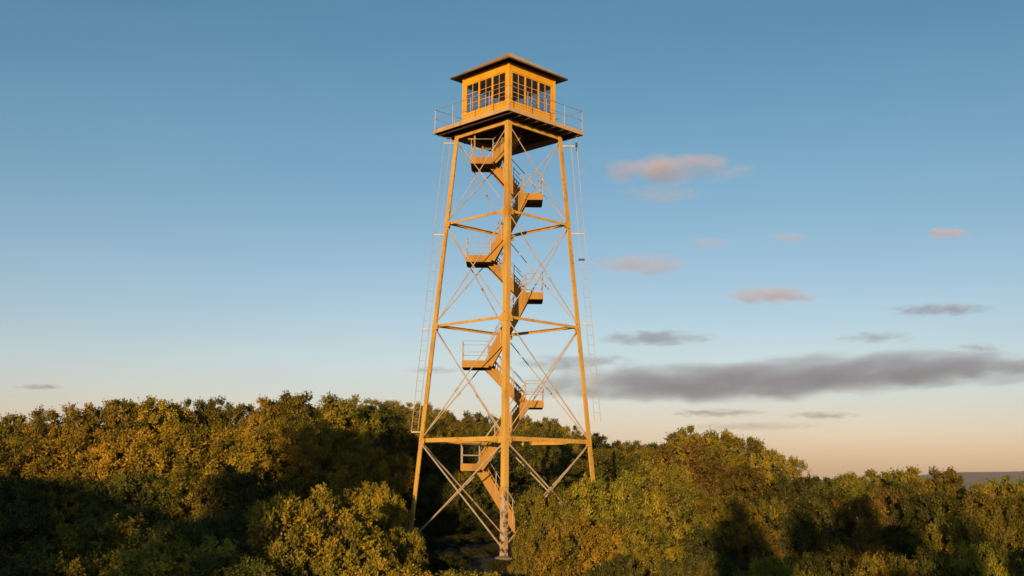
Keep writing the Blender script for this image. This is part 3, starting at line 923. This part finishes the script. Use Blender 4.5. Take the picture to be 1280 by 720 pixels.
# things by the tower: a hook block hanging from the deck corner, rails lying at the foot
hk = empty('hook_block', Vector((TX, TY, 0)) + rel(720.5, 168))
tag(hk, 'small dark hook block on a chain hanging from the right corner of the deck', 'hook block')
mb = MB()
for k in range(7):
    z0 = -.02 - k * .06
    pts = [Vector((math.cos(t_) * .018 * (k % 2 == 0), math.cos(t_) * .018 * (k % 2), z0 - .03 + math.sin(t_) * .042)) for t_ in np.linspace(0, 6.283, 9)]
    mb.tube(pts, .009, 5)
mb.build('chain', M_RAIL, hk)
mb = MB(); mb.tube([(-.05, 0, -.52), (.05, 0, -.52)], .11, 14); mb.box((-.03, -.05, -.46), (.03, .05, -.42)); mb.build('pulley', M_DARK, hk)
mb = MB(); mb.tube([Vector((0, .09 * math.sin(t_), -.72 + .09 * math.cos(t_))) for t_ in np.linspace(0, 4.4, 12)], [.022] * 9 + [.018, .014, .006], 6)
mb.build('hook', M_DARK, hk)

def rail(px0, py0, px1, py1, Y, r_, label):
    p, q_ = at(px0, py0, Y), at(px1, py1, Y + .6)
    gz = float(ground_z([(p.x + q_.x) / 2], [Y])[0])
    mb = MB(); mb.bar(p, q_, r_ * 2, r_ * 2)
    for f_ in (.12, .88):
        c = p.lerp(q_, f_); mb.bar(c - Vector((0, 0, r_)), Vector((c.x, c.y, gz - .15)), .06, .06, up=(0, 1, 0))
    o = mb.build('ground_rail', M_GALV, None, bevel=.008)
    tag(o, label, 'rail', 'rails at the tower foot')
rail(572, 707, 619, 712, 44.6, .055, 'pale steel rail lying low just left of the front leg foot, the nearer one')
rail(566, 696, 612, 695, 47.5, .045, 'grey steel rail behind the nearer rail beside the front leg foot')

# ------------------------------------------------------------------ clouds
CLOUD_D = 6000.0
def cloud_mat(name, dens, col, soft, sc_, seed, g=0.2, amp=3.4, x_long=False):
    m, nt, out = mat(name)
    tc = N(nt, 'ShaderNodeTexCoord')
    ln = N(nt, 'ShaderNodeVectorMath', operation='LENGTH'); nt.links.new(tc.outputs['Object'], ln.inputs[0])
    mp = N(nt, 'ShaderNodeMapping'); mp.inputs['Scale'].default_value = sc_; mp.inputs['Location'].default_value = (seed * 3.7, seed * 1.3, seed)
    nt.links.new(tc.outputs['Object'], mp.inputs['Vector'])
    n = N(nt, 'ShaderNodeTexNoise', i_Scale=1.0, i_Detail=5.0, i_Roughness=0.6)
    nt.links.new(mp.outputs[0], n.inputs['Vector'])
    # density = clamp((1 - r) * soft + (noise - .5) * 2.2)
    a1 = N(nt, 'ShaderNodeMath', operation='SUBTRACT'); a1.inputs[0].default_value = 0.88; nt.links.new(ln.outputs['Value'], a1.inputs[1])
    a2 = N(nt, 'ShaderNodeMath', operation='MULTIPLY'); nt.links.new(a1.outputs[0], a2.inputs[0]); a2.inputs[1].default_value = soft
    b1 = N(nt, 'ShaderNodeMath', operation='MULTIPLY_ADD'); nt.links.new(n.outputs['Fac'], b1.inputs[0]); b1.inputs[1].default_value = amp; b1.inputs[2].default_value = -amp * .56
    c1 = N(nt, 'ShaderNodeMath', operation='ADD', use_clamp=True); nt.links.new(a2.outputs[0], c1.inputs[0]); nt.links.new(b1.outputs[0], c1.inputs[1])
    ed = N(nt, 'ShaderNodeMath', operation='MULTIPLY', use_clamp=True); nt.links.new(a1.outputs[0], ed.inputs[0]); ed.inputs[1].default_value = 6.0
    e1 = N(nt, 'ShaderNodeMath', operation='MULTIPLY'); nt.links.new(c1.outputs[0], e1.inputs[0]); nt.links.new(ed.outputs[0], e1.inputs[1])
    d1 = N(nt, 'ShaderNodeMath', operation='MULTIPLY'); nt.links.new(e1.outputs[0], d1.inputs[0]); d1.inputs[1].default_value = dens
    pv = N(nt, 'ShaderNodeVolumePrincipled'); pv.inputs['Color'].default_value = (*col, 1); pv.inputs['Anisotropy'].default_value = g
    col = (col[0] ** .33 * .95, col[1] ** .33 * 1.01, min(.99, col[2] ** .3 * 1.16)); col = (col[0] * (.86 if x_long else 1), col[1] * (.95 if x_long else 1), col[2]); pv.inputs['Color'].default_value = (*col, 1)
    nt.links.new(d1.outputs[0], pv.inputs['Density'])
    nt.links.new(pv.outputs[0], out.inputs['Volume'])
    return m

def lump():
    me = bpy.data.meshes.new('cloud')
    import bmesh
    bm = bmesh.new(); bmesh.ops.create_icosphere(bm, subdivisions=4, radius=1.0)
    bm.to_mesh(me); bm.free(); return me

CLOUDS = [  # x0, x1, y0, y1, density, colour, label
    (735, 935, 192, 232, .75, (.86, .62, .56), 'pink tinged wispy cloud, highest of all, right of the cabin'),
    (780, 880, 228, 256, .22, (.72, .62, .62), 'very faint grey wisp just under the highest pink cloud'),
    (742, 862, 312, 348, .5, (.66, .55, .57), 'small grey cloud with pink top beside the right leg, above the others there'),
    (912, 1018, 355, 384, .7, (.66, .5, .53), 'small mauve grey cloud alone above the middle of the long cloud'),
    (1158, 1212, 282, 301, .6, (.84, .6, .56), 'tiny pink cloud alone in the blue at the far right'),
    (1112, 1236, 378, 396, .65, (.62, .48, .52), 'thin flat mauve cloud at the far right above the long cloud'),
    (750, 892, 411, 435, .7, (.52, .47, .52), 'small flat grey cloud just right of the right leg'),
    (1045, 1145, 413, 431, .35, (.54, .48, .53), 'faint flat grey cloud between the thin mauve cloud and the long one'),
    (1190, 1254, 428, 441, .3, (.52, .47, .53), 'faint grey streak touching the right end above the long cloud'),
    (660, 1130, 450, 507, .9, (.45, .4, .46), 'long thick grey mauve cloud bank low behind the right leg'),
    (900, 1345, 436, 490, .85, (.47, .41, .47), 'right end of the long cloud bank, tapering up toward the picture edge'),
    (636, 792, 441, 466, .5, (.5, .46, .52), 'thin grey cloud streak crossing behind the right leg above the long bank'),
    (836, 955, 510, 523, .5, (.48, .44, .5), 'thin grey streak under the middle of the long cloud bank'),
    (980, 1075, 513, 525, .4, (.48, .44, .5), 'thin grey streak under the right half of the long cloud bank'),
    (845, 1025, 526, 540, .25, (.55, .48, .52), 'lowest faint streak above the right knoll of trees'),
    (20, 80, 479, 488, .5, (.52, .46, .5), 'tiny flat grey cloud low in the sky at the far left'),
    (506, 580, 457, 468, .3, (.5, .47, .52), 'thin grey streak low behind the left leg'),
    (958, 1012, 289, 306, .25, (.8, .6, .58), 'faint pink wisp between the tiny pink cloud and the right leg'),
    (862, 912, 294, 314, .22, (.8, .62, .6), 'faint pink wisp directly under the highest pink cloud'),
]
for k, (x0, x1, y0, y1, dn, col, lab) in enumerate(CLOUDS):
    dist = CLOUD_D + 120 * k
    c = at((x0 + x1) / 2, (y0 + y1) / 2, dist)
    rx = (x1 - x0) / 2 / F_PX * dist * 1.42; rz = (y1 - y0) / 2 / F_PX * dist * 1.12
    o = bpy.data.objects.new('cloud', lump()); COL.objects.link(o)
    o.location = c; o.scale = (rx, max(rx * .45, rz * 1.5), rz)
    o.rotation_euler = (0, -math.radians(1.2 if x1 - x0 > 150 else .4), 0)
    asp = rx / rz
    tau = 2.2 * dn
    o.data.materials.append(cloud_mat('cloud_vapour', tau / o.scale.y, col, 1.5 if x1 - x0 < 300 else 2.1, (max(1.4, .55 * asp), 1.6, 1.7), k + 1,
                                     -.05 if col[0] > .65 else .15, 3.4 if x1 - x0 < 300 else 3.2, col[0] < .65))
    tag(o, lab, 'cloud', 'low evening clouds')

# ------------------------------------------------------------------ haze
zm_, znt, zout = mat('haze')
pvz = znt.nodes.new('ShaderNodeVolumePrincipled'); pvz.inputs['Color'].default_value = (.86, .84, .9, 1)
pvz.inputs['Density'].default_value = 3.5e-5; pvz.inputs['Anisotropy'].default_value = 0.0
znt.links.new(pvz.outputs[0], zout.inputs['Volume'])
hb_ = MB(); hb_.box((-13000, -13000, -95), (13000, 13000, 145))
tag(hb_.build('haze', zm_), 'thin evening haze over the whole country', 'haze', kind='stuff')

# ------------------------------------------------------------------ light
SUN_EL, SUN_AZ = math.radians(5.0), math.radians(9.0)     # behind the viewpoint, a little to the left
S = Vector((-math.sin(SUN_AZ) * math.cos(SUN_EL), -math.cos(SUN_AZ) * math.cos(SUN_EL), math.sin(SUN_EL)))
sun = bpy.data.lights.new('sun', 'SUN'); sun.energy = 4.8; sun.angle = math.radians(0.5); sun.color = (1.0, 0.62, 0.27)
so = bpy.data.objects.new('sun', sun); COL.objects.link(so)
so.rotation_euler = S.to_track_quat('Z', 'Y').to_euler()

w = bpy.data.worlds.new('World'); sc.world = w; w.use_nodes = True
nt = w.node_tree; nt.nodes.clear()
wo = nt.nodes.new('ShaderNodeOutputWorld'); bg = nt.nodes.new('ShaderNodeBackground')
sky = nt.nodes.new('ShaderNodeTexSky'); sky.sky_type = 'NISHITA'; sky.sun_disc = False
sky.sun_elevation = SUN_EL; sky.sun_rotation = math.pi + SUN_AZ
sky.air_density = 1.0; sky.dust_density = 0.4; sky.ozone_density = 2.2; sky.altitude = 300
bg.inputs['Strength'].default_value = 0.12
tcw = nt.nodes.new('ShaderNodeTexCoord'); sxyz = nt.nodes.new('ShaderNodeSeparateXYZ')
nt.links.new(tcw.outputs['Generated'], sxyz.inputs[0])
# the sky's own colour by elevation: peach haze band at the horizon, clean blue overhead
SKY = [(0.0, (1.1, .92, 1.42)), (0.045, (1.4, 1.08, 1.38)), (0.108, (1.5, 1.22, 1.3)), (0.21, (1.25, 1.17, 1.18)),
       (0.31, (1.0, 1.14, 1.12)), (0.39, (.84, 1.08, 1.06)), (0.7, (.8, 1.0, 1.0))]
sr = ramp(nt, [(p, tuple(v / 2 for v in c)) for p, c in SKY])
nt.links.new(sxyz.outputs['Z'], sr.inputs['Fac'])
mm = nt.nodes.new('ShaderNodeVectorMath'); mm.operation = 'MULTIPLY'
m2_ = nt.nodes.new('ShaderNodeVectorMath'); m2_.operation = 'SCALE'; m2_.inputs['Scale'].default_value = 2.0
nt.links.new(sky.outputs[0], mm.inputs[0]); nt.links.new(sr.outputs['Color'], mm.inputs[1])
skn = N(nt, 'ShaderNodeTexNoise', i_Scale=1.0, i_Detail=6.0, i_Roughness=0.6)
skm = N(nt, 'ShaderNodeMapping'); skm.inputs['Scale'].default_value = (2.2, 2.2, 14)
nt.links.new(tcw.outputs['Generated'], skm.inputs['Vector']); nt.links.new(skm.outputs[0], skn.inputs['Vector'])
skr = ramp(nt, [(0.3, (.95, .965, .98)), (0.7, (1.05, 1.03, 1.015))])
nt.links.new(skn.outputs['Fac'], skr.inputs['Fac'])
mm3 = nt.nodes.new('ShaderNodeVectorMath'); mm3.operation = 'MULTIPLY'
nt.links.new(mm.outputs[0], mm3.inputs[0]); nt.links.new(skr.outputs['Color'], mm3.inputs[1])
nt.links.new(mm3.outputs[0], m2_.inputs[0])
nt.links.new(m2_.outputs[0], bg.inputs['Color']); nt.links.new(bg.outputs[0], wo.inputs['Surface'])

vs_ = sc.view_settings
sc.display_settings.display_device = 'sRGB'
vs_.view_transform = 'Standard'; vs_.look = 'None'; vs_.exposure = 0.4; vs_.gamma = 1.0; vs_.use_curve_mapping = False
sc.cycles.max_bounces = 6; sc.cycles.transparent_max_bounces = 12; sc.cycles.volume_bounces = 3
sc.cycles.use_denoising = True
